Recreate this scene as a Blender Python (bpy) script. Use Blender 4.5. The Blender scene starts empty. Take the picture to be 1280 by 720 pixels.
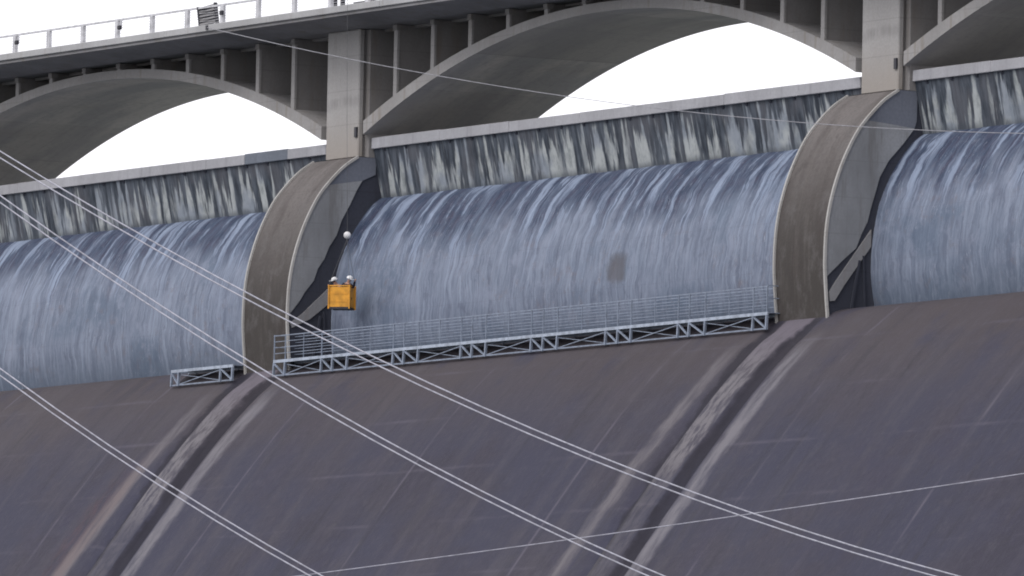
import bpy, bmesh, math, random
from mathutils import Vector, Matrix
random.seed(7)
R = math.radians
SC = bpy.context.scene
COL = SC.collection

# ------------------------------------------------------------------ camera
CAM = Vector((522.772, -286.612, -38.902))
cd = Vector((-0.86590318, 0.49515748, 0.07092775)).normalized()
cr = Vector((0.49750183, 0.86725002, 0.01921783))
cr = (cr - cd * cr.dot(cd)).normalized()
cu = cr.cross(cd)
FPX = 16916.47
cam_data = bpy.data.cameras.new('camera')
cam_data.sensor_width = 36.0
cam_data.lens = FPX / 1280 * 36.0
cam_data.clip_start = 5.0
cam_data.clip_end = 9000.0
cam = bpy.data.objects.new('camera', cam_data)
m = Matrix((cr, cu, -cd)).transposed().to_4x4()
m.translation = CAM
cam.matrix_world = m
COL.objects.link(cam)
SC.camera = cam

# ------------------------------------------------------------------ light
SUN_EL, SUN_AZ = 46.0, 158.0       # overcast: a wide, weak sun from downstream, slightly right
world = bpy.data.worlds.new('World')
SC.world = world
world.use_nodes = True
nt = world.node_tree
bg = nt.nodes['Background']
sky = nt.nodes.new('ShaderNodeTexSky')
sky.sky_type = 'NISHITA'
sky.sun_disc = False
sky.sun_elevation = R(SUN_EL)
sky.sun_rotation = R(SUN_AZ)
sky.air_density = 1.0
sky.dust_density = 5.0
hs = nt.nodes.new('ShaderNodeHueSaturation')     # cloud cover takes the blue out of the sky
hs.inputs['Saturation'].default_value = 0.28
hs.inputs['Value'].default_value = 1.0
nt.links.new(sky.outputs[0], hs.inputs['Color'])
mx = nt.nodes.new('ShaderNodeMix'); mx.data_type = 'RGBA'
mx.inputs[0].default_value = 0.7
mx.inputs[7].default_value = (14.6, 14.5, 15.2, 1)   # even white cloud
nt.links.new(hs.outputs[0], mx.inputs[6])
nt.links.new(mx.outputs[2], bg.inputs['Color'])
bg.inputs['Strength'].default_value = 0.10
sl = bpy.data.lights.new('sun', 'SUN')
sl.energy = 0.8
sl.angle = R(22)
sl.color = (1.0, 0.96, 0.9)
so = bpy.data.objects.new('sun', sl)
az = R(SUN_AZ)
sd = Vector((math.sin(az) * math.cos(R(SUN_EL)), math.cos(az) * math.cos(R(SUN_EL)), math.sin(R(SUN_EL))))
so.rotation_euler = sd.to_track_quat('Z', 'Y').to_euler()
COL.objects.link(so)
SC.view_settings.view_transform = 'Standard'
SC.view_settings.look = 'None'
SC.view_settings.exposure = 0.28
SC.view_settings.gamma = 1.0
SC.render.engine = 'CYCLES'
SC.cycles.filter_width = 1.9

S = 45.72          # pier spacing
HP = 2.0           # half pier width

# ------------------------------------------------------------------ helpers
def tag(o, label=None, cat=None, group=None, kind=None):
    if label: o['label'] = label
    if cat: o['category'] = cat
    if group: o['group'] = group
    if kind: o['kind'] = kind
    return o

def empty(name, loc=(0, 0, 0)):
    o = bpy.data.objects.new(name, None)
    o.empty_display_size = 0.3
    o.location = loc
    COL.objects.link(o)
    return o

class MB:
    def __init__(s): s.bm = bmesh.new(); s.uv = s.bm.loops.layers.uv.new('UVMap')
    def box(s, x0, x1, y0, y1, z0, z1, bev=0):
        vs = [s.bm.verts.new((x, y, z)) for x in (x0, x1) for y in (y0, y1) for z in (z0, z1)]
        fs = [(0,1,3,2),(4,6,7,5),(0,4,5,1),(2,3,7,6),(0,2,6,4),(1,5,7,3)]
        F = [s.bm.faces.new([vs[i] for i in f]) for f in fs]
        if bev:
            ed = list({e for f in F for e in f.edges})
            bmesh.ops.bevel(s.bm, geom=ed, offset=bev, segments=1, affect='EDGES')
        return s
    def bar(s, a, b, w, h=None):
        """square bar from a to b"""
        h = h or w
        a = Vector(a); b = Vector(b); d = (b - a).normalized()
        up = Vector((0, 0, 1)) if abs(d.z) < 0.9 else Vector((0, 1, 0))
        r = d.cross(up).normalized(); u = r.cross(d)
        v = []
        for p in (a, b):
            for i, j in ((-1, -1), (1, -1), (1, 1), (-1, 1)):
                v.append(s.bm.verts.new(p + r * i * w / 2 + u * j * h / 2))
        for f in ((3,2,1,0),(4,5,6,7),(0,1,5,4),(1,2,6,5),(2,3,7,6),(3,0,4,7)):
            s.bm.faces.new([v[i] for i in f])
        return s
    def tube(s, pts, r, n=8):
        pts = [Vector(p) for p in pts]; rings = []
        for i, p in enumerate(pts):
            d = (pts[min(i + 1, len(pts) - 1)] - pts[max(i - 1, 0)]).normalized()
            up = Vector((0, 0, 1)) if abs(d.z) < 0.9 else Vector((0, 1, 0))
            a = d.cross(up).normalized(); b = a.cross(d)
            rings.append([s.bm.verts.new(p + (a * math.cos(t) + b * math.sin(t)) * r) for t in [2 * math.pi * k / n for k in range(n)]])
        for p, q in zip(rings, rings[1:]):
            for k in range(n): s.bm.faces.new((p[k], p[(k + 1) % n], q[(k + 1) % n], q[k]))
        s.bm.faces.new(rings[0][::-1]); s.bm.faces.new(rings[-1])
        return s
    def sheet(s, prof, xs, off=None):
        """profile (y,z) swept along xs, uv = (x, arc length) in metres"""
        arc = [0]
        for p, q in zip(prof, prof[1:]): arc.append(arc[-1] + math.hypot(q[0] - p[0], q[1] - p[1]))
        g = []
        for x in xs:
            row = []
            for i, (y, z) in enumerate(prof):
                o = off(x, arc[i]) if off else 0
                a = prof[max(i - 1, 0)]; b = prof[min(i + 1, len(prof) - 1)]
                ty, tz = b[0] - a[0], b[1] - a[1]; L = math.hypot(ty, tz)
                row.append(s.bm.verts.new((x, y - tz / L * o, z + ty / L * o)))
            g.append(row)
        for i in range(len(xs) - 1):
            for j in range(len(prof) - 1):
                f = s.bm.faces.new((g[i][j], g[i + 1][j], g[i + 1][j + 1], g[i][j + 1]))
                f.smooth = True
                for l, (a, b) in zip(f.loops, ((i, j), (i + 1, j), (i + 1, j + 1), (i, j + 1))):
                    l[s.uv].uv = (xs[a], arc[b])
        return s
    def prism(s, poly, x0, x1):
        """polygon in (y,z) extruded between x0 and x1"""
        a = [s.bm.verts.new((x0, y, z)) for y, z in poly]
        b = [s.bm.verts.new((x1, y, z)) for y, z in poly]
        n = len(poly)
        s.bm.faces.new(a); s.bm.faces.new(b[::-1])
        for i in range(n): s.bm.faces.new((a[i], b[i], b[(i + 1) % n], a[(i + 1) % n]))
        return s
    def prism_y(s, poly, y0, y1):
        a = [s.bm.verts.new((x, y0, z)) for x, z in poly]
        b = [s.bm.verts.new((x, y1, z)) for x, z in poly]
        n = len(poly)
        s.bm.faces.new(a); s.bm.faces.new(b[::-1])
        for i in range(n): s.bm.faces.new((a[i], b[i], b[(i + 1) % n], a[(i + 1) % n]))
        return s
    def build(s, name, mat, parent=None, recalc=True):
        if recalc: bmesh.ops.recalc_face_normals(s.bm, faces=s.bm.faces)
        me = bpy.data.meshes.new(name); s.bm.to_mesh(me); s.bm.free()
        me.materials.append(mat)
        o = bpy.data.objects.new(name, me); COL.objects.link(o)
        if parent: o.parent = parent
        return o

def spline(pts, n):
    """Catmull-Rom through (y,z) points"""
    out = []
    P = [pts[0]] + list(pts) + [pts[-1]]
    for i in range(1, len(P) - 2):
        p0, p1, p2, p3 = P[i - 1:i + 3]
        for k in range(n):
            t = k / n
            out.append(tuple(0.5 * ((2 * p1[c]) + (-p0[c] + p2[c]) * t + (2 * p0[c] - 5 * p1[c] + 4 * p2[c] - p3[c]) * t * t
                       + (-p0[c] + 3 * p1[c] - 3 * p2[c] + p3[c]) * t ** 3) for c in (0, 1)))
    out.append(tuple(pts[-1]))
    return out

# ---- node material toolkit
class NM:
    def __init__(s, name, rough=0.85, spec=0.3):
        s.m = bpy.data.materials.new(name); s.m.use_nodes = True
        s.t = s.m.node_tree; s.b = s.t.nodes['Principled BSDF']
        s.b.inputs['Roughness'].default_value = rough
        s.b.inputs['Specular IOR Level'].default_value = spec
        s.tc = s.t.nodes.new('ShaderNodeTexCoord')
    def L(s, a, b): s.t.links.new(a, b)
    def put(s, v, sock):
        if isinstance(v, (int, float)): sock.default_value = v
        elif isinstance(v, tuple): sock.default_value = tuple(v) + ((1,) if len(v) == 3 and sock.type == 'RGBA' else ())
        else: s.L(v, sock)
    def math(s, op, a, b=0.0, c=None, clamp=False):
        n = s.t.nodes.new('ShaderNodeMath'); n.operation = op; n.use_clamp = clamp
        s.put(a, n.inputs[0]); s.put(b, n.inputs[1])
        if c is not None: s.put(c, n.inputs[2])
        return n.outputs[0]
    def mix(s, f, a, b, mode='MIX'):
        n = s.t.nodes.new('ShaderNodeMix'); n.data_type = 'RGBA'; n.blend_type = mode
        s.put(f, n.inputs[0]); s.put(a, n.inputs[6]); s.put(b, n.inputs[7])
        return n.outputs[2]
    def ramp(s, v, lo, hi, a=0.0, b=1.0, smooth=True):
        n = s.t.nodes.new('ShaderNodeMapRange'); n.interpolation_type = 'SMOOTHSTEP' if smooth else 'LINEAR'
        s.put(v, n.inputs[0]); n.inputs[1].default_value = lo; n.inputs[2].default_value = hi
        n.inputs[3].default_value = a; n.inputs[4].default_value = b
        return n.outputs[0]
    def noise(s, vec, scale, loc=(0, 0, 0), detail=4, rough=0.55, dist=0.0):
        mp = s.t.nodes.new('ShaderNodeMapping'); mp.inputs['Scale'].default_value = scale; mp.inputs['Location'].default_value = loc
        s.L(vec, mp.inputs['Vector'])
        n = s.t.nodes.new('ShaderNodeTexNoise'); n.inputs['Scale'].default_value = 1.0
        n.inputs['Detail'].default_value = detail; n.inputs['Roughness'].default_value = rough; n.inputs['Distortion'].default_value = dist
        s.L(mp.outputs[0], n.inputs['Vector'])
        return n.outputs[0]
    def sep(s, vec):
        n = s.t.nodes.new('ShaderNodeSeparateXYZ'); s.L(vec, n.inputs[0]); return n.outputs
    def bump(s, h, dist=0.05, strength=0.5):
        n = s.t.nodes.new('ShaderNodeBump'); n.inputs['Distance'].default_value = dist; n.inputs['Strength'].default_value = strength
        s.L(h, n.inputs['Height']); s.L(n.outputs[0], s.b.inputs['Normal'])
    def color(s, c): s.put(c, s.b.inputs['Base Color']); return s.m

def concrete(name, c, dark=0.6, streak=0.5, sc=1.0, tint=(0.16, 0.12, 0.08), foot=None):
    k = NM(name); g = k.tc.outputs['Object']
    n1 = k.noise(g, (0.35 * sc, 0.35 * sc, 0.2 * sc), detail=6)
    n2 = k.noise(g, (2.2 * sc, 2.2 * sc, 0.25 * sc), loc=(3, 5, 1), detail=5, rough=0.65)
    n3 = k.noise(g, (9, 9, 9), detail=3)
    col = k.mix(k.ramp(n1, 0.3, 0.7), tuple(x * dark for x in c), c)
    col = k.mix(k.math('MULTIPLY', k.ramp(n2, 0.5, 0.75), streak), col, tint)
    col = k.mix(k.ramp(n3, 0.3, 0.7, 0.0, 0.25), col, tuple(x * 0.55 for x in c))
    zz = k.sep(g)[2]
    if foot:
        col = k.mix(k.ramp(k.math('ADD', zz, k.math('MULTIPLY', n2, 2.0)), 10.2, 12.6, 0.8, 0.0), col, foot)
        col = k.mix(k.math('MULTIPLY', k.ramp(k.math('ABSOLUTE', k.math('SUBTRACT', k.math('ADD', zz, n1), 12.1)), 0.05, 0.35, 0.5, 0.0), k.ramp(n2, 0.3, 0.6)), col, tuple(x * 0.45 for x in c))
    lift = k.math('FRACT', k.math('MULTIPLY', zz, 1 / 1.52))
    col = k.mix(k.ramp(lift, 0.0, 0.045, 0.35, 0.0), col, tuple(x * 0.45 for x in c))
    k.bump(n3, 0.02, 0.5)
    return k.color(col)

M = {}
M['column'] = concrete('column_concrete', (0.37, 0.36, 0.36), 0.85, 0.4, tint=(0.20, 0.175, 0.15), foot=(0.29, 0.262, 0.238))
M['arch'] = concrete('arch_concrete', (0.34, 0.33, 0.33), 0.8, 0.5)
M['wall_pier'] = concrete('cross_wall_concrete', (0.25, 0.24, 0.24), 0.7, 0.45)
M['deck'] = concrete('deck_concrete', (0.28, 0.275, 0.285), 0.7, 0.5)
M['curb'] = concrete('curb_concrete', (0.40, 0.40, 0.41), 0.8, 0.3)
M['cap'] = concrete('gate_cap_concrete', (0.38, 0.38, 0.41), 0.8, 0.5, tint=(0.2, 0.2, 0.22))
M['cap_dark'] = concrete('gate_cap_stained', (0.16, 0.18, 0.22), 0.8, 0.3, tint=(0.08, 0.09, 0.11))
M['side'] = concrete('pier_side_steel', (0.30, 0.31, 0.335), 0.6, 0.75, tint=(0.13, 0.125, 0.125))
M['side_dark'] = concrete('pier_side_dark', (0.046, 0.050, 0.070), 0.7, 0.3, tint=(0.02, 0.02, 0.025))  # near-black base colour of the pier sides
M['side_upper'] = concrete('pier_side_upper', (0.17, 0.185, 0.23), 0.6, 0.4, tint=(0.07, 0.08, 0.11))  # darker, bluer tone for the top of the pier side
M['strut'] = concrete('guide_strut_paint', (0.26, 0.26, 0.275), 0.75, 0.4)
M['rim'] = concrete('rim_steel', (0.46, 0.45, 0.44), 0.7, 0.5)

def metal(name, c, rough=0.5, met=0.3):
    k = NM(name, rough, 0.4); k.b.inputs['Metallic'].default_value = met
    n = k.noise(k.tc.outputs['Object'], (3, 3, 3), detail=5)
    return k.color(k.mix(k.ramp(n, 0.35, 0.7), c, tuple(x * 0.65 for x in c)))
M['galv'] = metal('galvanised_steel', (0.24, 0.28, 0.36))
M['galv_bright'] = metal('galvanised_channel', (0.38, 0.43, 0.52), 0.5)
M['alu'] = metal('stranded_aluminium', (0.36, 0.36, 0.42), 0.6, 0.1)
M['thin'] = metal('thin_cable_steel', (0.30, 0.30, 0.33), 0.6, 0.1)
M['rail_white'] = metal('railing_paint', (0.55, 0.55, 0.58), 0.6, 0.0)
M['dark_metal'] = metal('dark_painted_metal', (0.035, 0.035, 0.045), 0.5, 0.3)
M['yellow'] = metal('yellow_paint', (0.66, 0.30, 0.025), 0.5, 0.0)
M['white'] = metal('white_plastic', (0.8, 0.8, 0.82), 0.35, 0.0)
M['rope'] = metal('steel_rope', (0.12, 0.12, 0.13), 0.5, 0.3)
M['skin'] = metal('skin', (0.45, 0.25, 0.18), 0.6, 0.0)
M['cloth_pink'] = metal('faded_shirt_cloth', (0.42, 0.28, 0.27), 0.9, 0.0)
M['cloth_dark'] = metal('dark_jacket_cloth', (0.03, 0.03, 0.05), 0.9, 0.0)

# pier nose: brown stained concrete, darker towards the foot
k = NM('pier_nose_concrete'); ob = k.tc.outputs['Object']; oi = k.t.nodes.new('ShaderNodeObjectInfo'); va = k.t.nodes.new('ShaderNodeVectorMath'); k.L(ob, va.inputs[0]); cz = k.t.nodes.new('ShaderNodeCombineXYZ'); k.put(k.math('MULTIPLY', k.sep(oi.outputs['Location'])[0], 0.37), cz.inputs[0]); k.L(cz.outputs[0], va.inputs[1]); g = va.outputs[0]; zz = k.sep(g)[2]; xx = k.sep(g)[0]
n1 = k.noise(g, (0.9, 0.25, 0.25), detail=6); n2 = k.noise(g, (1.6, .5, .35), loc=(4, 1, 0), detail=5, rough=0.65); n3 = k.noise(g, (8, 8, 8), detail=4)
col = k.mix(k.ramp(k.math('ADD', zz, k.math('MULTIPLY', n1, 4.0)), 3.5, 12.5), (0.052, 0.046, 0.043), (0.175, 0.160, 0.158))
col = k.mix(k.ramp(n1, 0.42, 0.68, 0, 0.55), col, (0.040, 0.032, 0.031))
col = k.mix(k.ramp(n2, 0.5, 0.75, 0, 0.35), col, (0.13, 0.118, 0.112))
n4 = k.noise(g, (1.1, 0.14, 0.18), loc=(7, 1, 3), detail=4)
col = k.mix(k.ramp(n4, 0.46, 0.72, 0, 0.45), col, (0.050, 0.041, 0.039))
n5 = k.noise(g, (2.4, 0.12, 0.22), loc=(17, 8, 3), detail=5)
col = k.mix(k.ramp(n5, 0.50, 0.74, 0, 0.3), col, (0.13, 0.118, 0.110))
n6 = k.noise(g, (1.1, 0.9, 0.8), loc=(1, 8, 3), detail=6, rough=0.7)
col = k.mix(k.ramp(n6, 0.48, 0.66, 0, 0.5), col, (0.115, 0.108, 0.108))
col = k.mix(k.ramp(n6, 0.30, 0.42, 0.5, 0), col, (0.045, 0.040, 0.040))
col = k.mix(k.ramp(n3, 0.4, 0.7, 0, 0.25), col, (0.04, 0.035, 0.035))
lift = k.math('FRACT', k.math('MULTIPLY', zz, 1 / 1.52))
col = k.mix(k.ramp(lift, 0.0, 0.05, 0.16, 0.0), col, (0.05, 0.04, 0.04))
k.bump(n3, 0.02, 0.5)
M['nose'] = k.color(col)

# arch soffit: board-marked panels of two greys
k = NM('arch_soffit_concrete'); g = k.tc.outputs['UV']; gs = k.sep(g)
n1 = k.noise(g, (0.10, 0.5, 1), detail=3); n3 = k.noise(k.tc.outputs['Object'], (4, 4, 4), detail=5)
n2 = k.noise(g, (0.5, 0.2, 1), loc=(7, 3, 0), detail=5)
col = k.mix(k.ramp(n1, 0.40, 0.60), (0.36, 0.35, 0.355), (0.50, 0.475, 0.455))
col = k.mix(k.ramp(n2, 0.5, 0.72, 0, 0.45), col, (0.36, 0.33, 0.31))
col = k.mix(k.ramp(n3, 0.45, 0.7, 0, 0.3), col, (0.22, 0.22, 0.23))
wn = k.t.nodes.new('ShaderNodeTexWhiteNoise'); wn.noise_dimensions = '1D'
k.put(k.math('FLOOR', k.math('ADD', k.math('MULTIPLY', gs[0], 1 / 5.2), k.math('MULTIPLY', n3, 0.02))), wn.inputs['W'])
col = k.mix(k.ramp(wn.outputs[0], 0.1, 0.9, 0.0, 0.55), col, (0.30, 0.285, 0.28))
pj = k.math('FRACT', k.math('MULTIPLY', gs[0], 1 / 5.2))
col = k.mix(k.ramp(pj, 0, 0.02, 0.4, 0), col, (0.15, 0.145, 0.145))
brd = k.math('FRACT', k.math('MULTIPLY', gs[1], 1 / 1.17))
col = k.mix(k.ramp(brd, 0, 0.06, 0.25, 0), col, (0.18, 0.18, 0.19))
M['soffit'] = k.color(col)

# gate skin: mineral streaked curved plate; uv = (x, metres up the skin)
k = NM('gate_skin', 0.7, 0.2); g = k.tc.outputs['UV']; gs = k.sep(g); v = gs[1]
w = k.noise(g, (0.22, 0.3, 1), loc=(9, 2, 0), detail=3)
big = k.noise(g, (0.16, 0.22, 1), loc=(1, 8, 0), detail=3)
# a gentle sideways wander shared by all runs
gv = k.t.nodes.new('ShaderNodeCombineXYZ')
k.put(k.math('ADD', gs[0], k.math('MULTIPLY', k.math('SUBTRACT', k.noise(g, (0.5, 0.7, 1), loc=(4, 4, 4), detail=3), 0.5), 0.8)), gv.inputs[0]); k.put(v, gv.inputs[1])
g2 = gv.outputs[0]
s1 = k.noise(g2, (0.95, 0.07, 1), detail=4, rough=0.55)
s2 = k.noise(g2, (2.6, 0.20, 1), loc=(5, 3, 0), detail=5, rough=0.65)
s3 = k.noise(g2, (7.5, 0.40, 1), loc=(2, 9, 0), detail=5, rough=0.7)
s4 = k.noise(g, (1.7, 1.5, 1), loc=(12, 5, 0), detail=6, rough=0.7)
s5 = k.noise(g, (0.30, 0.10, 1), loc=(3, 1, 0), detail=2)
s7 = k.noise(g2, (1.6, 0.30, 1), loc=(31, 7, 0), detail=4, rough=0.6)
up = k.ramp(k.math('ADD', v, k.math('MULTIPLY', k.math('SUBTRACT', k.math('ADD', k.math('MULTIPLY', w, 0.5), k.math('MULTIPLY', s1, 0.5)), 0.5), 9.0)), 4.3, 6.4)
low = k.mix(k.ramp(s3, 0.32, 0.68), (0.1144, 0.1364, 0.1919), (0.1876, 0.2182, 0.2857))
low = k.mix(k.ramp(s2, 0.50, 0.68, 0, 0.45), low, (0.2653, 0.3047, 0.3840))
low = k.mix(k.ramp(s7, 0.36, 0.48, 0.5, 0.0), low, (0.0778, 0.0909, 0.1358))
low = k.mix(k.ramp(big, 0.48, 0.64, 0, 0.6), low, (0.0824, 0.1137, 0.1685))
pt = k.noise(g, (0.9, 0.7, 1), loc=(17, 3, 0), detail=6, rough=0.72)
low = k.mix(k.ramp(pt, 0.50, 0.64, 0, 0.5), low, (0.2149, 0.2410, 0.3138))
low = k.mix(k.ramp(pt, 0.34, 0.44, 0.45, 0), low, (0.0778, 0.0863, 0.1311))
low = k.mix(k.math('MULTIPLY', k.ramp(s4, 0.52, 0.70, 0, 0.6), k.ramp(w, 0.4, 0.6)), low, (0.1418, 0.1228, 0.1405))
low = k.mix(k.ramp(k.math('ADD', v, k.math('MULTIPLY', s2, 1.0)), 0.4, 2.4, 0.55, 0.0), low, (0.0686, 0.0954, 0.1358))
dk = k.mix(k.ramp(s4, 0.38, 0.62), (0.0155, 0.0270, 0.0600), (0.0378, 0.0381, 0.0700))
dk = k.mix(k.ramp(s3, 0.42, 0.66, 0, 0.75), dk, (0.0817, 0.1070, 0.1650))
dk = k.mix(k.ramp(s7, 0.46, 0.54, 0, 0.5), dk, (0.0731, 0.0977, 0.1500))
st = k.math('MAXIMUM', k.math('MULTIPLY', k.ramp(s1, 0.50, 0.60), k.ramp(s2, 0.42, 0.56, 0.1, 1.0)), k.math('MULTIPLY', k.ramp(s7, 0.56, 0.62), 0.75))
st = k.math('MULTIPLY', st, k.ramp(s3, 0.35, 0.55, 0.55, 1.0))
st = k.math('MULTIPLY', st, k.ramp(s5, 0.34, 0.50, 0.30, 1.0))
dk = k.mix(k.math('MULTIPLY', st, 0.82), dk, (0.2580, 0.3208, 0.4400))
col = k.mix(k.math('MULTIPLY', up, 0.95), low, dk)
col = k.mix(k.math('MULTIPLY', k.math('MULTIPLY', st, k.ramp(v, 2.0, 5.0)), 0.45), col, (0.27, 0.31, 0.40))
sc1 = k.noise(g2, (9.0, 1.6, 1), loc=(8, 2, 9), detail=6, rough=0.8)
col = k.mix(k.math('MULTIPLY', k.ramp(sc1, 0.56, 0.66, 0.0, 0.6), k.ramp(w, 0.35, 0.6)), col, (0.34, 0.37, 0.44))
col = k.mix(k.math('MULTIPLY', k.ramp(sc1, 0.34, 0.42, 0.6, 0.0), k.ramp(big, 0.35, 0.6)), col, (0.06, 0.065, 0.09))
vs = k.math('FRACT', k.math('MULTIPLY', gs[0], 1 / 3.47))
col = k.mix(k.ramp(vs, 0.0, 0.02, 0.30, 0.0), col, (0.07, 0.08, 0.11))
seam = k.math('FRACT', k.math('MULTIPLY', v, 1 / 2.1))
col = k.mix(k.ramp(seam, 0.0, 0.02, 0.22, 0.0), col, (0.10, 0.10, 0.14))
# a worn brownish patch and a few blisters
dx = k.math('MULTIPLY', k.math('SUBTRACT', gs[0], 26.9), 0.9); dv = k.math('MULTIPLY', k.math('SUBTRACT', v, 2.95), 1.1)
dd = k.math('SQRT', k.math('ADD', k.math('MULTIPLY', dx, dx), k.math('MULTIPLY', dv, dv)))
dd = k.math('ADD', dd, k.math('MULTIPLY', s4, 1.1))
col = k.mix(k.ramp(dd, 1.0, 1.5, 0.7, 0.0), col, (0.085, 0.08, 0.09))
k.L(k.ramp(st, 0, 1, 0.62, 0.8), k.b.inputs['Roughness'])
k.bump(k.math('ADD', s3, k.math('MULTIPLY', st, 0.6)), 0.03, 0.5)
M['gate'] = k.color(col)

# stained parapet wall above the skin
k = NM('gate_wall'); g = k.tc.outputs['Object']; gs = k.sep(g)
wv = k.noise(g, (0.6, 1, 0.35), loc=(4, 4, 4), detail=3)
s1 = k.noise(g, (1.9, 1, 0.10), detail=4, rough=0.55); s2 = k.noise(g, (3.4, 1, 0.5), loc=(3, 3, 3), detail=5, rough=0.65)
s6 = k.noise(g, (2.3, 1, 1.2), loc=(3, 8, 3), detail=6, rough=0.7)
top = k.ramp(gs[2], 8.2, 9.6, 0.0, 0.10, smooth=False)
mask = k.ramp(k.math('SUBTRACT', k.math('ADD', k.math('MULTIPLY', s1, 0.72), k.math('MULTIPLY', s2, 0.28)), top), 0.45, 0.53)
per = k.math('FRACT', k.math('ADD', k.math('MULTIPLY', gs[0], 1 / 1.95), k.math('MULTIPLY', wv, 0.35)))
band = k.math('MULTIPLY', k.ramp(k.math('ABSOLUTE', k.math('SUBTRACT', per, 0.5)), 0.0, 0.19, 1.0, 0.0), k.ramp(s2, 0.3, 0.6, 1.0, 0.5))
mask = k.math('MULTIPLY', mask, k.math('SUBTRACT', 1.0, band))
dk = k.mix(k.ramp(s2, 0.35, 0.65), (0.024, 0.030, 0.042), (0.085, 0.10, 0.125))
dk = k.mix(k.ramp(wv, 0.45, 0.65, 0, 0.5), dk, (0.10, 0.10, 0.115))
lt = k.mix(k.ramp(s6, 0.4, 0.7), (0.38, 0.40, 0.41), (0.20, 0.22, 0.225))
lt = k.mix(k.ramp(k.noise(g, (0.5, 1, 0.5), loc=(7, 1, 1), detail=3), 0.45, 0.6, 0, 0.6), lt, (0.17, 0.20, 0.26))
col = k.mix(mask, dk, lt)
# ragged dark growth along the foot
ft = k.ramp(k.math('ADD', gs[2], k.math('MULTIPLY', s6, 0.9)), 7.75, 8.15, 0.75, 0.0)
col = k.mix(ft, col, (0.06, 0.07, 0.085))
k.bump(s6, 0.03, 0.6)
M['gwall'] = k.color(col)

# spillway face: dark purple grey concrete; uv = (x, metres down the face)
k = NM('spillway_concrete', 0.8, 0.3); g = k.tc.outputs['UV']; gs = k.sep(g); x = gs[0]; v = k.math('SUBTRACT', gs[1], 12.15)      # v = metres below the pier foot
n1 = k.noise(g, (0.06, 0.05, 1), detail=5); n2 = k.noise(g, (0.9, 0.045, 1), loc=(3, 1, 0), detail=5, rough=0.6)
n3 = k.noise(g, (2.5, 2.5, 1), detail=6, rough=0.7); n4 = k.noise(g, (0.35, 0.3, 1), loc=(8, 8, 0), detail=5)
wob2 = k.math('MULTIPLY', k.math('SUBTRACT', k.noise(g, (1.6, 1.1, 1), loc=(9, 2, 7), detail=6, rough=0.7), 0.5), 1.5)
wob = k.math('MULTIPLY', k.math('SUBTRACT', k.noise(g, (0.02, 0.35, 1), loc=(2, 2, 0), detail=4), 0.5), 1.1)
col = k.mix(k.ramp(n1, 0.36, 0.64), (0.0293, 0.0265, 0.0427), (0.0406, 0.0366, 0.0526))
col = k.mix(k.ramp(n4, 0.5, 0.72, 0, 0.5), col, (0.0333, 0.0313, 0.0603))
col = k.mix(k.ramp(n2, 0.50, 0.72, 0, 0.4), col, (0.0508, 0.0457, 0.0667))
col = k.mix(k.ramp(n2, 0.28, 0.45, 0.35, 0.0), col, (0.0203, 0.0191, 0.0329))
col = k.mix(k.ramp(n3, 0.42, 0.68, 0, 0.35), col, (0.0211, 0.0191, 0.0301))
n5 = k.noise(g, (0.11, 0.16, 1), loc=(21, 4, 0), detail=6, rough=0.62)
col = k.mix(k.ramp(n5, 0.40, 0.58, 0.0, 0.8), col, (0.0302, 0.0307, 0.0544))
# brownish wash just under the gates
col = k.mix(k.math('MULTIPLY', k.ramp(v, 0.0, 8.0, 0.65, 0.0), k.ramp(n4, 0.25, 0.5)), col, (0.0605, 0.0490, 0.0484))
n6 = k.noise(g, (1.1, 0.9, 1), loc=(2, 14, 0), detail=6, rough=0.75)
col = k.mix(k.ramp(n6, 0.50, 0.76, 0.0, 0.4), col, (0.0643, 0.0599, 0.0758))
n7 = k.noise(g, (0.45, 0.05, 1), loc=(40, 4, 0), detail=5, rough=0.6)
col = k.mix(k.math('MULTIPLY', k.ramp(n7, 0.48, 0.66, 0.0, 0.30), k.ramp(n6, 0.3, 0.6, 0.4, 1.0)), col, (0.0714, 0.0648, 0.0747))
n8 = k.noise(g, (0.8, 0.07, 1), loc=(60, 9, 0), detail=5, rough=0.65)
col = k.mix(k.math('MULTIPLY', k.ramp(n8, 0.52, 0.68, 0.0, 0.45), k.ramp(n6, 0.35, 0.55)), col, (0.0212, 0.0200, 0.0277))
n9 = k.noise(g, (5.0, 2.2, 1), loc=(12, 1, 3), detail=5, rough=0.75)
col = k.mix(k.ramp(n9, 0.50, 0.72, 0.0, 0.28), col, (0.0731, 0.0691, 0.0842))
col = k.mix(k.ramp(n9, 0.72, 0.78, 0.0, 0.5), col, (0.1692, 0.1610, 0.1714))
# lift joints and block joints, broken, pale with leached lime
def line(coord, period, width, offs=0.0):
    f = k.math('FRACT', k.math('MULTIPLY', k.math('ADD', coord, offs), 1 / period))
    return k.ramp(k.math('ABSOLUTE', k.math('SUBTRACT', f, 0.5)), 0.0, width / period, 1.0, 0.0)
hb = k.noise(g, (0.13, 1.1, 1), loc=(1, 6, 0), detail=5, rough=0.7)
hl = k.math('MULTIPLY', line(v, 3.04, 0.16), k.ramp(hb, 0.44, 0.70, 0.0, 0.45))
col = k.mix(hl, col, (0.0923, 0.0839, 0.1105))
vl = k.math('MULTIPLY', line(x, S / 3, 0.17, -7.2 + S / 6), k.ramp(k.noise(g, (1, 0.35, 1), loc=(1, 1, 5), detail=4), 0.40, 0.66, 0.0, 0.6))
col = k.mix(vl, col, (0.1020, 0.0931, 0.1221))
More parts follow.
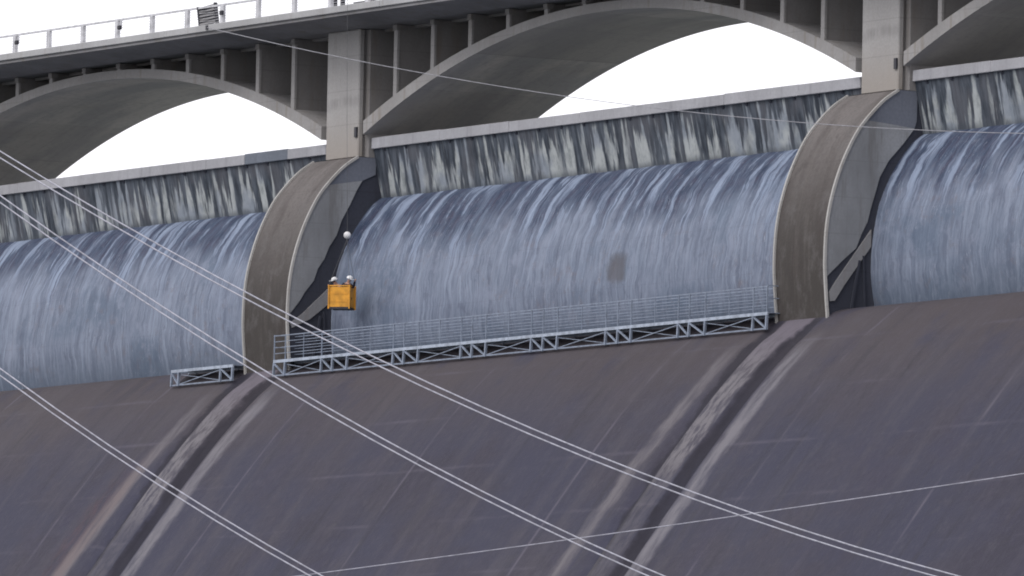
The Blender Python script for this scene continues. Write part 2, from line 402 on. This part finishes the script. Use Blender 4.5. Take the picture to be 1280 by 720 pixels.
# pier tracks: distance from nearest pier centre line
v0 = v
px = k.math('SUBTRACT', k.math('MULTIPLY', k.math('FRACT', k.math('ADD', k.math('MULTIPLY', k.math('ADD', x, k.math('ADD', k.math('MULTIPLY', wob, 0.9), k.math('MULTIPLY', wob2, 0.5))), 1 / S), 0.5)), S), S / 2)
def band_at(c0, slope, hw, soft):
    c = k.math('SUBTRACT', px, k.math('ADD', c0, k.math('MULTIPLY', v, slope)))
    return k.ramp(k.math('ABSOLUTE', c), hw, hw + soft, 1.0, 0.0)
pv = k.noise(g, (1.6, 0.35, 1), loc=(6, 1, 0), detail=6, rough=0.7)
pv2 = k.noise(g, (2.6, 1.0, 1), loc=(1, 7, 0), detail=6, rough=0.7)
fadep = k.ramp(v, -0.5, 0.2)
dL = k.math('MULTIPLY', band_at(-1.75, 0.045, 0.30, 0.3), fadep); dR = k.math('MULTIPLY', band_at(1.30, 0.0, 0.22, 0.35), fadep)
lL = k.math('MULTIPLY', band_at(-2.8, -0.085, 0.22, 0.6), k.ramp(v, 0.5, 3.5)); lR = k.math('MULTIPLY', band_at(3.0, -0.035, 0.25, 0.7), k.ramp(v, 0.5, 3.5))
ce = k.math('MULTIPLY', k.math('MULTIPLY', band_at(-0.1, -0.02, 0.75, 0.35), fadep), k.ramp(k.math('ADD', v, k.math('MULTIPLY', pv2, 3.0)), 9.5, 12.0, 1.0, 0.25))
ce0 = k.math('MULTIPLY', band_at(-0.1, 0.0, 0.95, 0.3), k.ramp(v, 0.6, 4.0, 1.0, 0.0))
col = k.mix(k.math('MULTIPLY', k.math('MAXIMUM', dL, dR), k.ramp(pv, 0.3, 0.6, 0.95, 0.7)), col, (0.0120, 0.0106, 0.0184))
col = k.mix(k.math('MULTIPLY', ce, k.ramp(pv2, 0.38, 0.58, 0.15, 1.0)), col, (0.128, 0.119, 0.132))
col = k.mix(k.math('MULTIPLY', ce0, k.ramp(pv2, 0.3, 0.6, 0.6, 0.95)), col, (0.1057, 0.0925, 0.1150))
col = k.mix(k.math('MULTIPLY', lL, k.ramp(pv, 0.32, 0.62, 0.25, 0.85)), col, (0.122, 0.112, 0.124))
col = k.mix(k.math('MULTIPLY', lR, k.ramp(pv, 0.3, 0.6, 0.2, 0.85)), col, (0.150, 0.142, 0.160))
# rusty seep along the left track below the left pier
rs = k.math('MULTIPLY', k.ramp(k.math('ABSOLUTE', k.math('ADD', x, k.math('ADD', 3.1, k.math('MULTIPLY', v, 0.085)))), 0.2, 0.9, 1.0, 0.0), k.ramp(v, 4.0, 8.0))
col = k.mix(k.math('MULTIPLY', rs, k.ramp(pv, 0.3, 0.55, 0.4, 0.95)), col, (0.120, 0.098, 0.104))
rs = k.math('MULTIPLY', k.ramp(k.math('ABSOLUTE', k.math('ADD', x, k.math('ADD', 4.3, k.math('MULTIPLY', v, 0.085)))), 0.2, 1.3, 1.0, 0.0), k.ramp(k.math('ABSOLUTE', k.math('SUBTRACT', v, 9.5)), 1.0, 5.0, 1.0, 0.0))
col = k.mix(k.math('MULTIPLY', rs, k.ramp(pv2, 0.35, 0.75, 0.0, 0.7)), col, (0.0680, 0.0384, 0.0494))
k.bump(k.math('ADD', n3, k.math('MULTIPLY', hl, 0.5)), 0.05, 0.6)
M['ogee'] = k.color(col)

# ------------------------------------------------------------------ setting: terrain and water
k = NM('river_water', 0.15, 0.5); n = k.noise(k.tc.outputs['Object'], (0.05, 0.05, 0.05), detail=6)
k.bump(n, 0.5, 0.5); M['water'] = k.color((0.05, 0.07, 0.08))
k = NM('dry_ground', 0.95); n = k.noise(k.tc.outputs['Object'], (0.01, 0.01, 0.01), detail=8)
M['ground'] = k.color(k.mix(n, (0.12, 0.10, 0.07), (0.26, 0.22, 0.16)))
mb = MB(); mb.box(-3000, 4000, -4000, 200, -99, -96); tag(mb.build('ground', M['ground']), kind='structure')
mb = MB(); mb.box(-600, 900, -2500, -60, -95.9, -94); tag(mb.build('river', M['water']), kind='structure')
mb = MB(); mb.box(-2000, 3000, 12, 3500, 0, 6.5); k = NM('reservoir_bounce_water', 0.25, 0.5); n = k.noise(k.tc.outputs['Object'], (0.3, 0.3, 0.3), detail=6)
k.bump(n, 0.3, 0.4); M['lake_bounce'] = k.color((0.36, 0.38, 0.36))  # unseen water, coloured pale so it bounces light up onto the arch soffits
tag(mb.build('reservoir', M['lake_bounce']), kind='structure')

# ------------------------------------------------------------------ spillway face
prof = [(11.9, -0.6), (7, -0.4), (4.5, -0.05), (2.6, 0.06), (1.2, 0.02), (0.4, -0.16), (0.0, -0.4), (-0.8, -1.05), (-1.7, -1.8), (-3.4, -3.6), (-5.2, -5.8), (-6.8, -7.9), (-8.3, -9.9),
        (-9.7, -11.8), (-14, -17.5), (-22, -28), (-40, -51.5), (-60, -77), (-72, -92), (-90, -98)]
prof = spline(prof, 4)
sx = []
for b in range(-2, 5):
    c = b * S
    sx += [c + q for q in (-17, -12, -7, -5, -4, -3, -2.4, -2.1, -1.75, -1.45, -1.15, -0.95, -0.4, 0.2, 0.75, 0.95, 1.15, 1.5, 1.8, 2.2, 3, 4, 5, 7, 12, 17)]
def groove(x, arc):
    q = (x + S / 2) % S - S / 2
    t = max(0, min(1, (arc - 12.0) / 1.5))
    f = max(0, 1 - max(0, arc - 40) / 20)
    o = 0.0
    for c, w in ((-1.6, 0.55), (1.5, 0.5)):
        o += 0.20 * max(0, 1 - abs(q - c) / w)
    if abs(q) < 1.1: o -= 0.10
    return o * t * f
mb = MB(); mb.sheet(prof, sx, groove)
spill = mb.build('concrete_spillway', M['ogee'], recalc=False)
tag(spill, 'vast dark purple-grey concrete spillway slope streaked with pale and black runs below the piers', 'dam')

# ------------------------------------------------------------------ piers
rim = [(3.25, 9.15), (2.6, 8.72), (2.0, 8.15), (1.4, 7.45), (0.95, 6.7), (0.55, 5.85), (0.25, 5.0), (0.02, 4.1), (-0.12, 3.1), (-0.16, 1.8), (-0.08, 0.6), (0.02, -0.5)]
rims = spline(rim, 4)
light_edge = [(4.12, 9.15), (4.02, 7.6), (3.5, 6.95), (2.8, 6.2), (2.38, 5.5), (2.2, 4.9), (1.95, 4.1), (1.82, 3.6), (1.55, 3.1), (1.3, 2.5), (0.65, 1.95), (-0.1, 1.25)]
LE2 = [(4.02, 7.6), (3.5, 6.95), (2.8, 6.2), (2.38, 5.5), (2.2, 4.9), (1.95, 4.1), (1.82, 3.6), (1.55, 3.1), (1.3, 2.5), (0.65, 1.95), (-0.1, 1.25)]
LE1 = [(3.45, 8.1), (3.2, 7.7), (2.85, 7.0), (2.45, 6.3), (2.2, 5.6), (1.85, 5.1), (1.62, 4.55), (1.3, 4.1), (1.1, 3.55), (0.65, 3.0), (0.4, 2.6), (-0.1, 2.0)]
ST2 = [(2.0, 3.3), (2.0, 2.6), (0.75, 0.95), (0.30, 0.28), (0.08, 0.25), (0.03, 0.62), (0.35, 1.1)]
ST1 = [(1.95, 3.35), (1.97, 2.65), (0.95, 1.85), (0.05, 1.42), (-0.06, 1.62), (0.6, 2.1)]
def make_pier(X, label, light_edge, strut):
    t = empty('bridge_pier', (X, 0, 0))
    tag(t, label, 'pier', 'spillway bridge piers')
    # body: dark side walls, closed
    mb = MB(); body = [(y + 0.02, z) for y, z in rims] + [(4.2, -0.5), (11.0, -0.5), (11.0, 9.15)]
    mb.prism(body, -HP + 0.02, HP - 0.02)
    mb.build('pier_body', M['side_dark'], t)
    # nose band
    mb = MB(); mb.sheet([(y, z) for y, z in rims], [-HP, -HP * .5, 0, HP * .5, HP])
    mb.sheet([(4.0, 9.17), (3.25, 9.165)], [-HP, HP])
    mb.build('nose', M['nose'], t)
    # side cladding plate, right side, and the same on the left
    for sgn in (1, -1):
        poly = [(y, z) for y, z in rims if light_edge[-1][1] < z < 7.9] + light_edge[::-1]
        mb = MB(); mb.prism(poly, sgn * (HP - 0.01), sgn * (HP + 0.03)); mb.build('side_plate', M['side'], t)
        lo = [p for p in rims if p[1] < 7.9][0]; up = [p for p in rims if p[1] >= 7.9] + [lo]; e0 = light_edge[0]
        mb = MB(); mb.prism(up + [(light_edge[0][0], light_edge[0][1]), (4.12, light_edge[0][1] + .3), (4.14, 9.15)], sgn * (HP - 0.012), sgn * (HP + 0.022)); mb.build('upper_plate', M['side_upper'], t)
        mb = MB(); mb.prism(strut, sgn * (HP - 0.01), sgn * (HP + 0.06)); mb.build('guide_strut', M['strut'], t)
        mb = MB()
        mb.bar((sgn * (HP + 0.05), 1.62, 2.2), (sgn * (HP + 0.05), 1.75, 0.0), 0.07)
        mb.bar((sgn * (HP + 0.05), 1.45, 2.0), (sgn * (HP + 0.05), 1.1, 0.0), 0.10)
        mb.build('guide_bar', M['side_dark'], t)
        r = MB()
        P = [p for p in rims]
        for a, b in zip(P, P[1:]):
            r.bar((sgn * (HP + 0.02), a[0] - 0.03, a[1]), (sgn * (HP + 0.02), b[0] - 0.03, b[1]), 0.11)
        r.build('edge_rim', M['rim'], t)
    # shaft up to the deck
    mb = MB(); mb.box(-1.2, 1.72, 3.35, 3.62, 9.16, 14.86, 0.05)
    c = mb.build('column', M['column'], t)
    MB().box(-1.45, 1.60, 3.621, 3.749, 9.16, 14.85).build('column_key', M['wall_pier'], t)
    mb = MB(); mb.box(1.50, 1.70, 3.27, 3.345, 10.05, 10.50); mb.build('junction_box', M['dark_metal'], t)
    mb = MB(); mb.box(-1.62, 2.0, 3.75, 10.6, 9.16, 14.84); mb.build('shaft_wall', M['wall_pier'], t)
    return t
make_pier(0.0, 'tall curved pier with brown nose beside the yellow basket, left of the middle gate', LE1, ST1)
make_pier(S, 'tall curved brown-nosed pier at right end of the long catwalk', LE2, ST2)

# ------------------------------------------------------------------ drum gates
gp = [(2.25, -0.1), (2.08, 0.8), (1.99, 1.8), (2.08, 3.0), (2.28, 4.1), (2.5, 4.75), (2.84, 5.5), (3.21, 6.1), (3.62, 6.65), (4.0, 7.08), (4.5, 7.42), (5.0, 7.6)]
gps = spline(gp, 4)
def make_gate(x0, x1, label, dark_sections=()):
    t = empty('spillway_gate', ((x0 + x1) / 2, 2.2, 0)); cx = (x0 + x1) / 2
    tag(t, label, 'dam gate', 'curved spillway gates')
    n = int((x1 - x0) / 0.8)
    xs = [x0 + (x1 - x0) * i / n for i in range(n + 1)]
    def rel(mb, name, mat, **kw):
        o = mb.build(name, mat, t, **kw); o.location = (-cx, -2.2, 0); return o
    mb = MB(); mb.sheet(gps, xs, lambda x, a: 0.012 * math.sin(x * 2.1) * math.sin(a * 1.3)); rel(mb, 'curved_skin', M['gate'], recalc=False)
    mb = MB(); mb.prism([(4.50, 7.0), (3.96, 9.56), (4.8, 9.56), (4.95, 7.0)], x0, x1); rel(mb, 'stained_wall', M['gwall'])
    # cap, cast in sections
    ex = []
    a = x0
    cuts = [x0]
    while a + 6.1 < x1 - 2: a += 6.1; cuts.append(a)
    for d0, d1 in dark_sections: cuts = [c for c in cuts if not d0 - 1 < c < d1 + 1] + [d0, d1]
    cuts = sorted(cuts) + [x1]
    for c0, c1 in zip(cuts, cuts[1:]):
        dk = any(abs(c0 - d0) < .01 for d0, d1 in dark_sections)
        mb = MB(); mb.box(c0 + 0.012, c1 - 0.012, 3.84 + random.uniform(-.015, .015), 4.9, 9.53, 10.0 + random.uniform(-.02, .02), 0.02)
        o = rel(mb, 'cap_section', M['cap_dark'] if dk else M['cap'])
        if dk: o['label'] = 'dark blue-grey section of cap'
    q = x0 + 0.9
    while q < x1 - 0.3:
        mb = MB(); mb.prism([(4.06, 9.52), (3.88, 9.52), (4.06, 9.30)], q, q + 0.16); rel(mb, 'bracket', M['side_dark'])
        q += 1.95
    return t
make_gate(-S + HP, -HP - 0.06, 'left blue-grey curved gate below the left arch, with one dark section in its cap', ((-9.6, -5.6),))
make_gate(HP + 0.06, S - HP - 0.06, 'whole blue-grey streaked curved gate between the two piers, behind the yellow basket')
make_gate(S + HP + 0.06, 2 * S - HP, 'right blue-grey curved gate at the right edge, with no catwalk under it')

# ------------------------------------------------------------------ arches
YF, W = 3.5, 7.35
def zs(x):   # soffit
    q = (x - S / 2) / (S / 2 - 2.0)
    return 14.15 - 3.95 * abs(q) ** 2.05
def make_arch(b, label):
    t = empty('bridge_arch', (b * S + S / 2, YF, 9.0)); t_off = (-(S / 2), -YF, -9.0)
    tag(t, label, 'arch', 'open-spandrel arches under the roadway')
    def rel(mb, name, mat, **kw):
        o = mb.build(name, mat, t, **kw); o.location = t_off; return o
    N = 48; xs = [1.9 + (S - 3.8) * i / N for i in range(N + 1)]
    def top(x): return zs(x) + 0.42 + 0.22 * abs((x - S / 2) / (S / 2)) ** 2
    poly = [(x, zs(x)) for x in xs] + [(x, top(x)) for x in reversed(xs)]
    # ring built as quads so the curved faces stay clean
    mb = MB()
    va = {}
    for i, x in enumerate(xs):
        for j, (y, z) in enumerate(((YF, zs(x) + .006), (YF, top(x)), (YF + W, top(x)), (YF + W, zs(x) + .006))):
            va[i, j] = mb.bm.verts.new((x, y, z))
    for i in range(N):
        for j in range(3):
            mb.bm.faces.new((va[i, j], va[i + 1, j], va[i + 1, (j + 1)], va[i, (j + 1)]))
    mb.bm.faces.new([va[0, j] for j in range(4)]); mb.bm.faces.new([va[N, j] for j in range(4)])
    rel(mb, 'arch_ring', M['arch'])
    mb = MB(); arc = 0; rows = []
    for i, x in enumerate(xs):
        if i: arc += math.hypot(x - xs[i - 1], zs(x) - zs(xs[i - 1]))
        rows.append((mb.bm.verts.new((x, YF, zs(x))), mb.bm.verts.new((x, YF + W, zs(x))), arc))
    for i in range(N):
        a, b2 = rows[i], rows[i + 1]
        f = mb.bm.faces.new((a[0], a[1], b2[1], b2[0])); f.smooth = True
        for l, uv in zip(f.loops, ((a[2] + b * 31, 0), (a[2] + b * 31, W), (b2[2] + b * 31, W), (b2[2] + b * 31, 0))): l[mb.uv].uv = uv
    rel(mb, 'soffit', M['soffit'], recalc=False)
    for i in range(12):
        x = 4.65 + 3.31 * i
        z0 = min(top(x - .16), top(x + .16)) - 0.05
        if z0 > 14.7: continue
        mb = MB(); mb.box(x - 0.10, x + 0.10, YF + 0.16, YF + W - 0.15, z0, 14.84)
        w = rel(mb, 'cross_wall', M['wall_pier'])
        mb = MB(); mb.box(x - 0.15, x + 0.15, YF + 0.02, YF + 0.159, z0, 14.83, 0.015)
        e = mb.build('wall_edge', M['arch'], w)
        mb = MB(); mb.box(x - 0.17, x + 0.17, YF - 0.02, YF + 0.35, 14.60, 14.845); mb.build('corbel', M['wall_pier'], w)
    return t
make_arch(-1, 'left open-spandrel concrete arch, its crown in full view over the left gate')
make_arch(0, 'whole open-spandrel concrete arch between the two piers over the middle gate')
make_arch(1, 'rising left end of the right concrete arch, right of the right pier')

# ------------------------------------------------------------------ deck
t = empty('bridge_deck', (0, 0.9, 15)); off = (0, -0.9, -15)
tag(t, 'long grey concrete roadway deck running across all the arches', 'bridge deck')
X0, X1 = -S - 6, 2 * S + 6
def rel(mb, name, mat, t=t, off=off):
    o = mb.build(name, mat, t); o.location = off; return o
mb = MB(); mb.prism([(1.0, 15.26), (1.0, 15.12), (3.2, 14.87), (10.6, 14.87), (12.8, 15.12), (12.8, 15.26)], X0, X1); rel(mb, 'slab', M['deck'])
n = 0; a = X0
while a < X1:
    mb = MB(); mb.box(a + 0.008, a + 9.92, 0.88 + random.uniform(-.008, .008), 1.25, 15.262, 15.56, 0.02); rel(mb, 'curb', M['curb']); a += 9.93
mb = MB(); mb.box(X0, X1, 12.5, 12.85, 15.262, 15.56); rel(mb, 'curb', M['curb'])
for i, yy in enumerate((4.6, 7.0, 9.4)):
    mb = MB()
    for b in (-1, 0, 1): mb.box(b * S + 2.1, (b + 1) * S - 1.7, yy - .2, yy + .2, 14.75, 14.869)
    rel(mb, 'deck_beam', M['wall_pier'])

# railing
t = empty('deck_railing', (0, 1.05, 15.56)); off2 = (0, -1.05, -15.56)
tag(t, 'pale metal railing of posts and thin rails along the near edge of the deck', 'railing')
xp = -49.92
xs_p = []
while xp < X1 - 1:
    mb = MB(); mb.box(xp - 0.13, xp + 0.13, 0.98, 1.12, 15.561, 16.34); o = rel(mb, 'post', M['rail_white'], t, off2); xs_p.append(xp); xp += 3.318
for z, h in ((16.38, 0.085), (16.24, 0.016), (16.12, 0.016), (16.0, 0.016), (15.88, 0.016), (15.76, 0.016), (15.64, 0.016)):
    mb = MB(); mb.bar((X0, 1.05, z), (X1, 1.05, z), h); rel(mb, 'rail', M['rail_white'], t, off2)
for i, (x, lab) in enumerate(((-26.25, 'small dark lamp on the railing near the left edge of the view'), (-16.25, 'small dark lamp on the railing between the left lamp and the leaning slatted panel'),
                              (-6.6, 'small dark lamp on the railing just right of the leaning slatted panel'))):
    t = empty('rail_lamp', (x, 0.95, 16.0)); tag(t, lab, 'lamp', 'small lamps on the deck railing')
    MB().box(-.11, .13, -.14, .0, -.10, .10, .03).build('housing', M['dark_metal'], t)
    MB().box(-.04, .04, .0, .05, -.06, .34).build('bracket', M['rail_white'], t)
# dark slatted panel
t = empty('slatted_panel', (-8.45, 1.18, 15.56)); t.rotation_euler = (0, R(-9), R(18))
tag(t, 'dark leaning slatted panel standing at the deck railing', 'panel')
mb = MB(); mb.box(-.5, .5, .1, .16, .06, .93); mb.build('back_board', M['dark_metal'], t)
for z in (.10, .28, .46, .64, .82):
    MB().box(-.52, .52, .05, .099, z, z + .1).build('slat', M['deck'], t)
for x in (-.52, .52): MB().box(x - .04, x + .04, .02, .2, .0, .97).build('frame_post', M['dark_metal'], t)

# davit at the deck edge over the basket
BX, BY = 5.3, 0.55
t = empty('davit_crane', (BX, 1.5, 15.57)); tag(t, 'dark davit arm reaching over the railing above the yellow basket', 'crane')
MB().box(-.9, .9, .0, 1.6, 0.0, .15).build('base_frame', M['dark_metal'], t)
for x in (-2.05, -2.75): MB().bar((x, .1, 0), (x, .1, 1.6), .16).build('post', M['dark_metal'], t)
MB().bar((-2.9, .1, 1.62), (.5, .1, 1.62), .14).build('cross_beam', M['dark_metal'], t)
MB().bar((0.28, .9, 1.62), (0.28, -1.0, 1.62), .16).build('arm', M['dark_metal'], t)
MB().bar((0.28, .9, 0.15), (0.28, .9, 1.54), .16).build('mast', M['dark_metal'], t)

# ------------------------------------------------------------------ yellow basket, hook block and crew
phi = R(60.2 - 15)      # front normal a little off the view line
t = empty('personnel_basket', (5.30, 0.72, 2.08)); t.rotation_euler = (0, 0, R(45)); bask = t
tag(t, 'bright yellow square personnel basket hanging in front of the streaked middle gate', 'basket')
h = 0.45
MB().box(-h, h, -h, h, 0.0, 0.10, .01).build('floor_frame', M['dark_metal'], t)
for nm, bx in (('front_panel', (-h, h, -h, -h + .03)), ('back_panel', (-h, h, h - .03, h)), ('side_panel', (-h, -h + .03, -h + .031, h - .031)), ('side_panel', (h - .03, h, -h + .031, h - .031))):
    MB().box(bx[0], bx[1], bx[2], bx[3], .101, .98).build(nm, M['yellow'], t)
for a in (-1, 1):
    for b in (-1, 1): MB().bar((a * (h + .02), b * (h + .02), .02), (a * (h + .02), b * (h + .02), 1.06), .06).build('corner_post', M['yellow'], t)
for a, b in (((-h, -h), (h, -h)), ((h, -h), (h, h)), ((h, h), (-h, h)), ((-h, h), (-h, -h))):
    MB().bar((a[0], a[1], 1.03), (b[0], b[1], 1.03), .05).build('top_rail', M['yellow'], t)
for z in (.32, .66): MB().box(-h + .02, h - .02, -h - .012, -h - .001, z, z + .03).build('panel_rib', M['yellow'], t)
BALL = Vector((5.52 + .15, 0.72, 5.34))
cosr = Matrix.Rotation(R(45), 3, 'Z')
for a in (-1, 1):
    for b in (-1, 1):
        c = cosr @ Vector((a * (h + .02), b * (h + .02), 1.06))
        s = MB().tube([BALL - bask.location - Vector((0, 0, .16)), c], 0.008, 6).build('sling', M['rope'], t)
        s.matrix_local = Matrix.Rotation(R(-45), 4, 'Z')
MB().tube([(-.3, -.42, 0), (-.32, -.44, -.9), (-.28, -.42, -1.9)], .012, 6).build('tag_line', M['galv'], t)
t = empty('hook_block', BALL); tag(t, 'white rounded hook block on the rope above the yellow basket', 'hook block')
b_ = bmesh.new(); bmesh.ops.create_uvsphere(b_, u_segments=20, v_segments=12, radius=.16)
me = bpy.data.meshes.new('ball'); b_.to_mesh(me); b_.free(); me.materials.append(M['white'])
for p in me.polygons: p.use_smooth = True
o = bpy.data.objects.new('ball', me); COL.objects.link(o); o.parent = t
MB().tube([(0, 0, .15), (-.05, -.1, 5), (-.1, -.2, 11.76)], .007, 6).build('rope', M['rope'], t)

def person(loc, rot, label, shirt, lean=0.30, arm=0):
    t = empty('person', loc); t.rotation_euler = (0, 0, rot); tag(t, label, 'person')
    # crouched: feet, knees forward (-y is forward), hip low, torso leaning forward
    hip = Vector((0, .16, .60)); chest = Vector((0, .02 - lean * .35, .93)); neck = Vector((0, -.06 - lean * .35, 1.07)); head = Vector((0, -.12 - lean * .4, 1.20))
    V = [hip, chest, neck, head]; E = [(0, 1), (1, 2), (2, 3)]; Rr = [.15, .17, .06, .09]
    for s in (-1, 1):
        k0 = len(V)
        V += [Vector((s * .10, .10, .56)), Vector((s * .13, -.22, .40)), Vector((s * .12, .02, .08)), Vector((s * .12, -.14, .04))]
        Rr += [.09, .065, .045, .04]; E += [(0, k0), (k0, k0 + 1), (k0 + 1, k0 + 2), (k0 + 2, k0 + 3)]
        k0 = len(V)
        V += [Vector((s * .19, chest.y, 1.0)), Vector((s * .25, chest.y - .12, .86)), Vector((s * .20, chest.y - .30, 1.0 + arm * (s > 0) * .15)), Vector((s * .18, chest.y - .38, 1.03 + arm * (s > 0) * .2))]
        Rr += [.06, .045, .035, .03]; E += [(1, k0), (k0, k0 + 1), (k0 + 1, k0 + 2), (k0 + 2, k0 + 3)]
    me = bpy.data.meshes.new('body'); me.from_pydata([tuple(v) for v in V], E, []); me.materials.append(M['skin'])
    o = bpy.data.objects.new('body', me); COL.objects.link(o); o.parent = t
    sk = o.modifiers.new('skin', 'SKIN'); sk.use_smooth_shade = True
    for i, d in enumerate(me.skin_vertices[0].data): d.radius = (Rr[i], Rr[i]); d.use_root = (i == 0)
    sb = o.modifiers.new('sub', 'SUBSURF'); sb.levels = 1; sb.render_levels = 2
    # jacket and trousers as slightly larger skins
    def cloth(name, idx, edges, grow, mat):
        mp = {a: i for i, a in enumerate(idx)}
        me = bpy.data.meshes.new(name); me.from_pydata([tuple(V[a]) for a in idx], [(mp[a], mp[b]) for a, b in edges], []); me.materials.append(mat)
        o = bpy.data.objects.new(name, me); COL.objects.link(o); o.parent = t
        s = o.modifiers.new('skin', 'SKIN'); s.use_smooth_shade = True
        for i, d in enumerate(me.skin_vertices[0].data):
            r = Rr[idx[i]] + grow; d.radius = (r, r); d.use_root = (i == 0)
        s = o.modifiers.new('sub', 'SUBSURF'); s.levels = 1; s.render_levels = 2
    cloth('jacket', [0, 1, 8, 9, 10, 16, 17, 18], [(0, 1), (1, 8), (8, 9), (9, 10), (1, 16), (16, 17), (17, 18)], .02, shirt)
    cloth('trousers', [0, 4, 5, 6, 12, 13, 14], [(0, 4), (4, 5), (5, 6), (0, 12), (12, 13), (13, 14)], .018, M['cloth_dark'])
    # hard hat: dome and brim
    b = bmesh.new(); bmesh.ops.create_uvsphere(b, u_segments=20, v_segments=10, radius=.135)
    for v in b.verts:
        if v.co.z < 0: v.co.z *= .05
        v.co.y *= 1.15
    me = bpy.data.meshes.new('hard_hat'); b.to_mesh(me); b.free(); me.materials.append(M['white'])
    for p in me.polygons: p.use_smooth = True
    o = bpy.data.objects.new('hard_hat', me); COL.objects.link(o); o.parent = t; o.location = head + Vector((0, -.02, .05)); o.rotation_euler = (R(14), 0, 0)
    b = MB(); b.box(-.10, .10, -.24, -.12, -.012, .004, .004); b.build('brim', M['white'], o)
    b = MB(); b.prism([(-.085, -.03), (-.125, -.05), (-.085, -.075)], -.018, .018); n = b.build('nose', M['skin'], t); n.location = head
    return t
person((5.13, 0.60, 2.13), R(15), 'crouching worker in faded reddish shirt and white hard hat, at left in the yellow basket', M['cloth_pink'], .2)
person((5.45, 0.82, 2.19), R(100), 'crouching worker in dark jacket and white hard hat, at right in the yellow basket', M['cloth_dark'], .3, 1)

# ------------------------------------------------------------------ catwalks
def catwalk(x0, x1, frames, rails, label):
    t = empty('catwalk', (x0, 0, 0)); tag(t, label, 'catwalk', 'galvanised catwalks along the foot of the gates')
    def P(mb, name, mat=M['galv']):
        o = mb.build(name, mat, t); o.location = (-x0, 0, 0); return o
    yf, yb, zt, zb = -0.62, 0.25, -0.03, -0.72
    P(MB().box(x0, x1, yf - .03, yf + .04, zt - .13, zt), 'front_channel', M['galv_bright'])
    P(MB().box(x0, x1, yb - .04, yb + .03, zt - .13, zt), 'back_channel', M['galv_bright'])
    P(MB().box(x0, x1, yf + .045, yb - .045, zt - .05, zt - .02), 'walkway_grating')
    P(MB().bar((x0, yf, zb), (x1, yf, zb), .06), 'bottom_chord')
    groups = []
    for g in frames:
        for x in g:
            P(MB().bar((x, yf, zt - .131), (x, yf - .03, zb - .05), .095), 'leg')
            P(MB().bar((x, yb, zt - .131), (x, yb, zb + .52), .07), 'leg')
            if rails:
                P(MB().bar((x, yf, zt + .001), (x, yf, zt + 1.06), .045), 'rail_post')
        for a, b in zip(g, g[1:]): P(MB().bar((a, yf, zt - .15), (b, yf - .02, zb), .07), 'brace')
        groups.append(g)
    for g, h2 in zip(groups, groups[1:]):
        a, b = g[-1], h2[0]
        P(MB().bar((a, yf, zb + .02), (b, yf, zt - .18), .035), 'brace')
        P(MB().bar((a, yf + .05, zt - .22), (b, yf + .05, zb + .04), .03), 'brace')
        mid = (a + b) / 2
        if rails: P(MB().bar((mid, yf, zt + .001), (mid, yf, zt + 1.05), .03), 'rail_post')
    if rails:
        for yy, n in ((yf, 4), (yb, 4)):
            for i in range(n):
                z = zt + 1.06 - i * .26
                P(MB().bar((x0, yy, z), (x1, yy, z), 0.042 if i == 0 else .028), 'rail')
        for x in (x0 + .02, x1 - .02):
            for z in (1.06, .54): P(MB().bar((x, yf, z), (x, yb, z), .04), 'end_rail')
            P(MB().bar((x, yb, zt + .001), (x, yb, zt + 1.06), .055), 'rail_post')
    return t
catwalk(1.65, 43.95, [(1.7, 2.7), (6.0, 7.0, 8.3), (12.4, 13.35, 14.6), (18.35, 19.3, 20.5), (24.4, 25.4, 26.6), (30.7, 31.7, 32.8), (36.7, 37.6, 38.9), (42.8, 43.9)], True,
        'long galvanised catwalk with handrails along the foot of the middle gate')
catwalk(-7.8, -2.05, [(-7.75, -7.1), (-3.2, -2.1)], False, 'short galvanised catwalk without handrails beside the foot of the left pier')
# end step of the short catwalk
# ------------------------------------------------------------------ power lines
def ray(u, v): return cd + cr * ((u - 640) / FPX) - cu * ((v - 360) / FPX)
def line_pts(coef, u0, u1, d0, d1, n=60, du=0.0, dv=0.0):
    # the wire hangs in its own vertical-ish plane running from far left to near right
    out = []
    for i in range(n + 1):
        u = u0 + (u1 - u0) * i / n
        v = coef[0] * u * u + coef[1] * u + coef[2]
        dep = d0 + (d1 - d0) * (u - 0) / 1280.0
        out.append(CAM + ray(u, v) * dep)
    return out
perp = cu * 0.085 + cr * 0.05
for coef, lab in (((-1.4661e-04, 6.1909e-01, 193.1), 'uppermost twin-wire power line, crossing in front of the left pier base'),
                  ((-1.7751e-04, 7.2047e-01, 248.7), 'middle twin-wire power line, starting at the left edge beside the stained wall'),
                  ((-2.2732e-04, 7.3536e-01, 465.0), 'lowest twin-wire power line, crossing the bottom left of the slope')):
    pts = line_pts(coef, -1400, 2600, 470, 400)
    t = empty('power_line', pts[0]); tag(t, lab, 'power line', 'twin-wire power lines in front of the dam')
    for s in (-1, 1):
        MB().tube([p - pts[0] + perp * s for p in pts], 0.024, 6).build('wire', M['alu'], t)
pts = line_pts((-1.0794e-04, 0.29557, -34.64), 268, 2300, 608, 520, 50)
pts[0] = Vector((-7.9, 0.86, 15.42))
pts = [pts[0]] + [p for p in pts[2:]]
t = empty('thin_cable', pts[0]); tag(t, 'thin sagging cable running down right from the deck edge past both piers', 'cable')
MB().tube([p - pts[0] for p in pts], 0.017, 6).build('wire', M['thin'], t)
MB().box(-.08, .08, -.03, .03, -.1, .1).build('clamp', M['dark_metal'], t)
pts = line_pts((-1.1484e-05, -0.122266, 767.22), -900, 2300, 520, 495, 50)
t = empty('thin_cable', pts[0]); tag(t, 'thin pale cable crossing low over the dark slope, rising to the right edge', 'cable')
MB().tube([p - pts[0] for p in pts], 0.021, 6).build('wire', M['alu'], t)
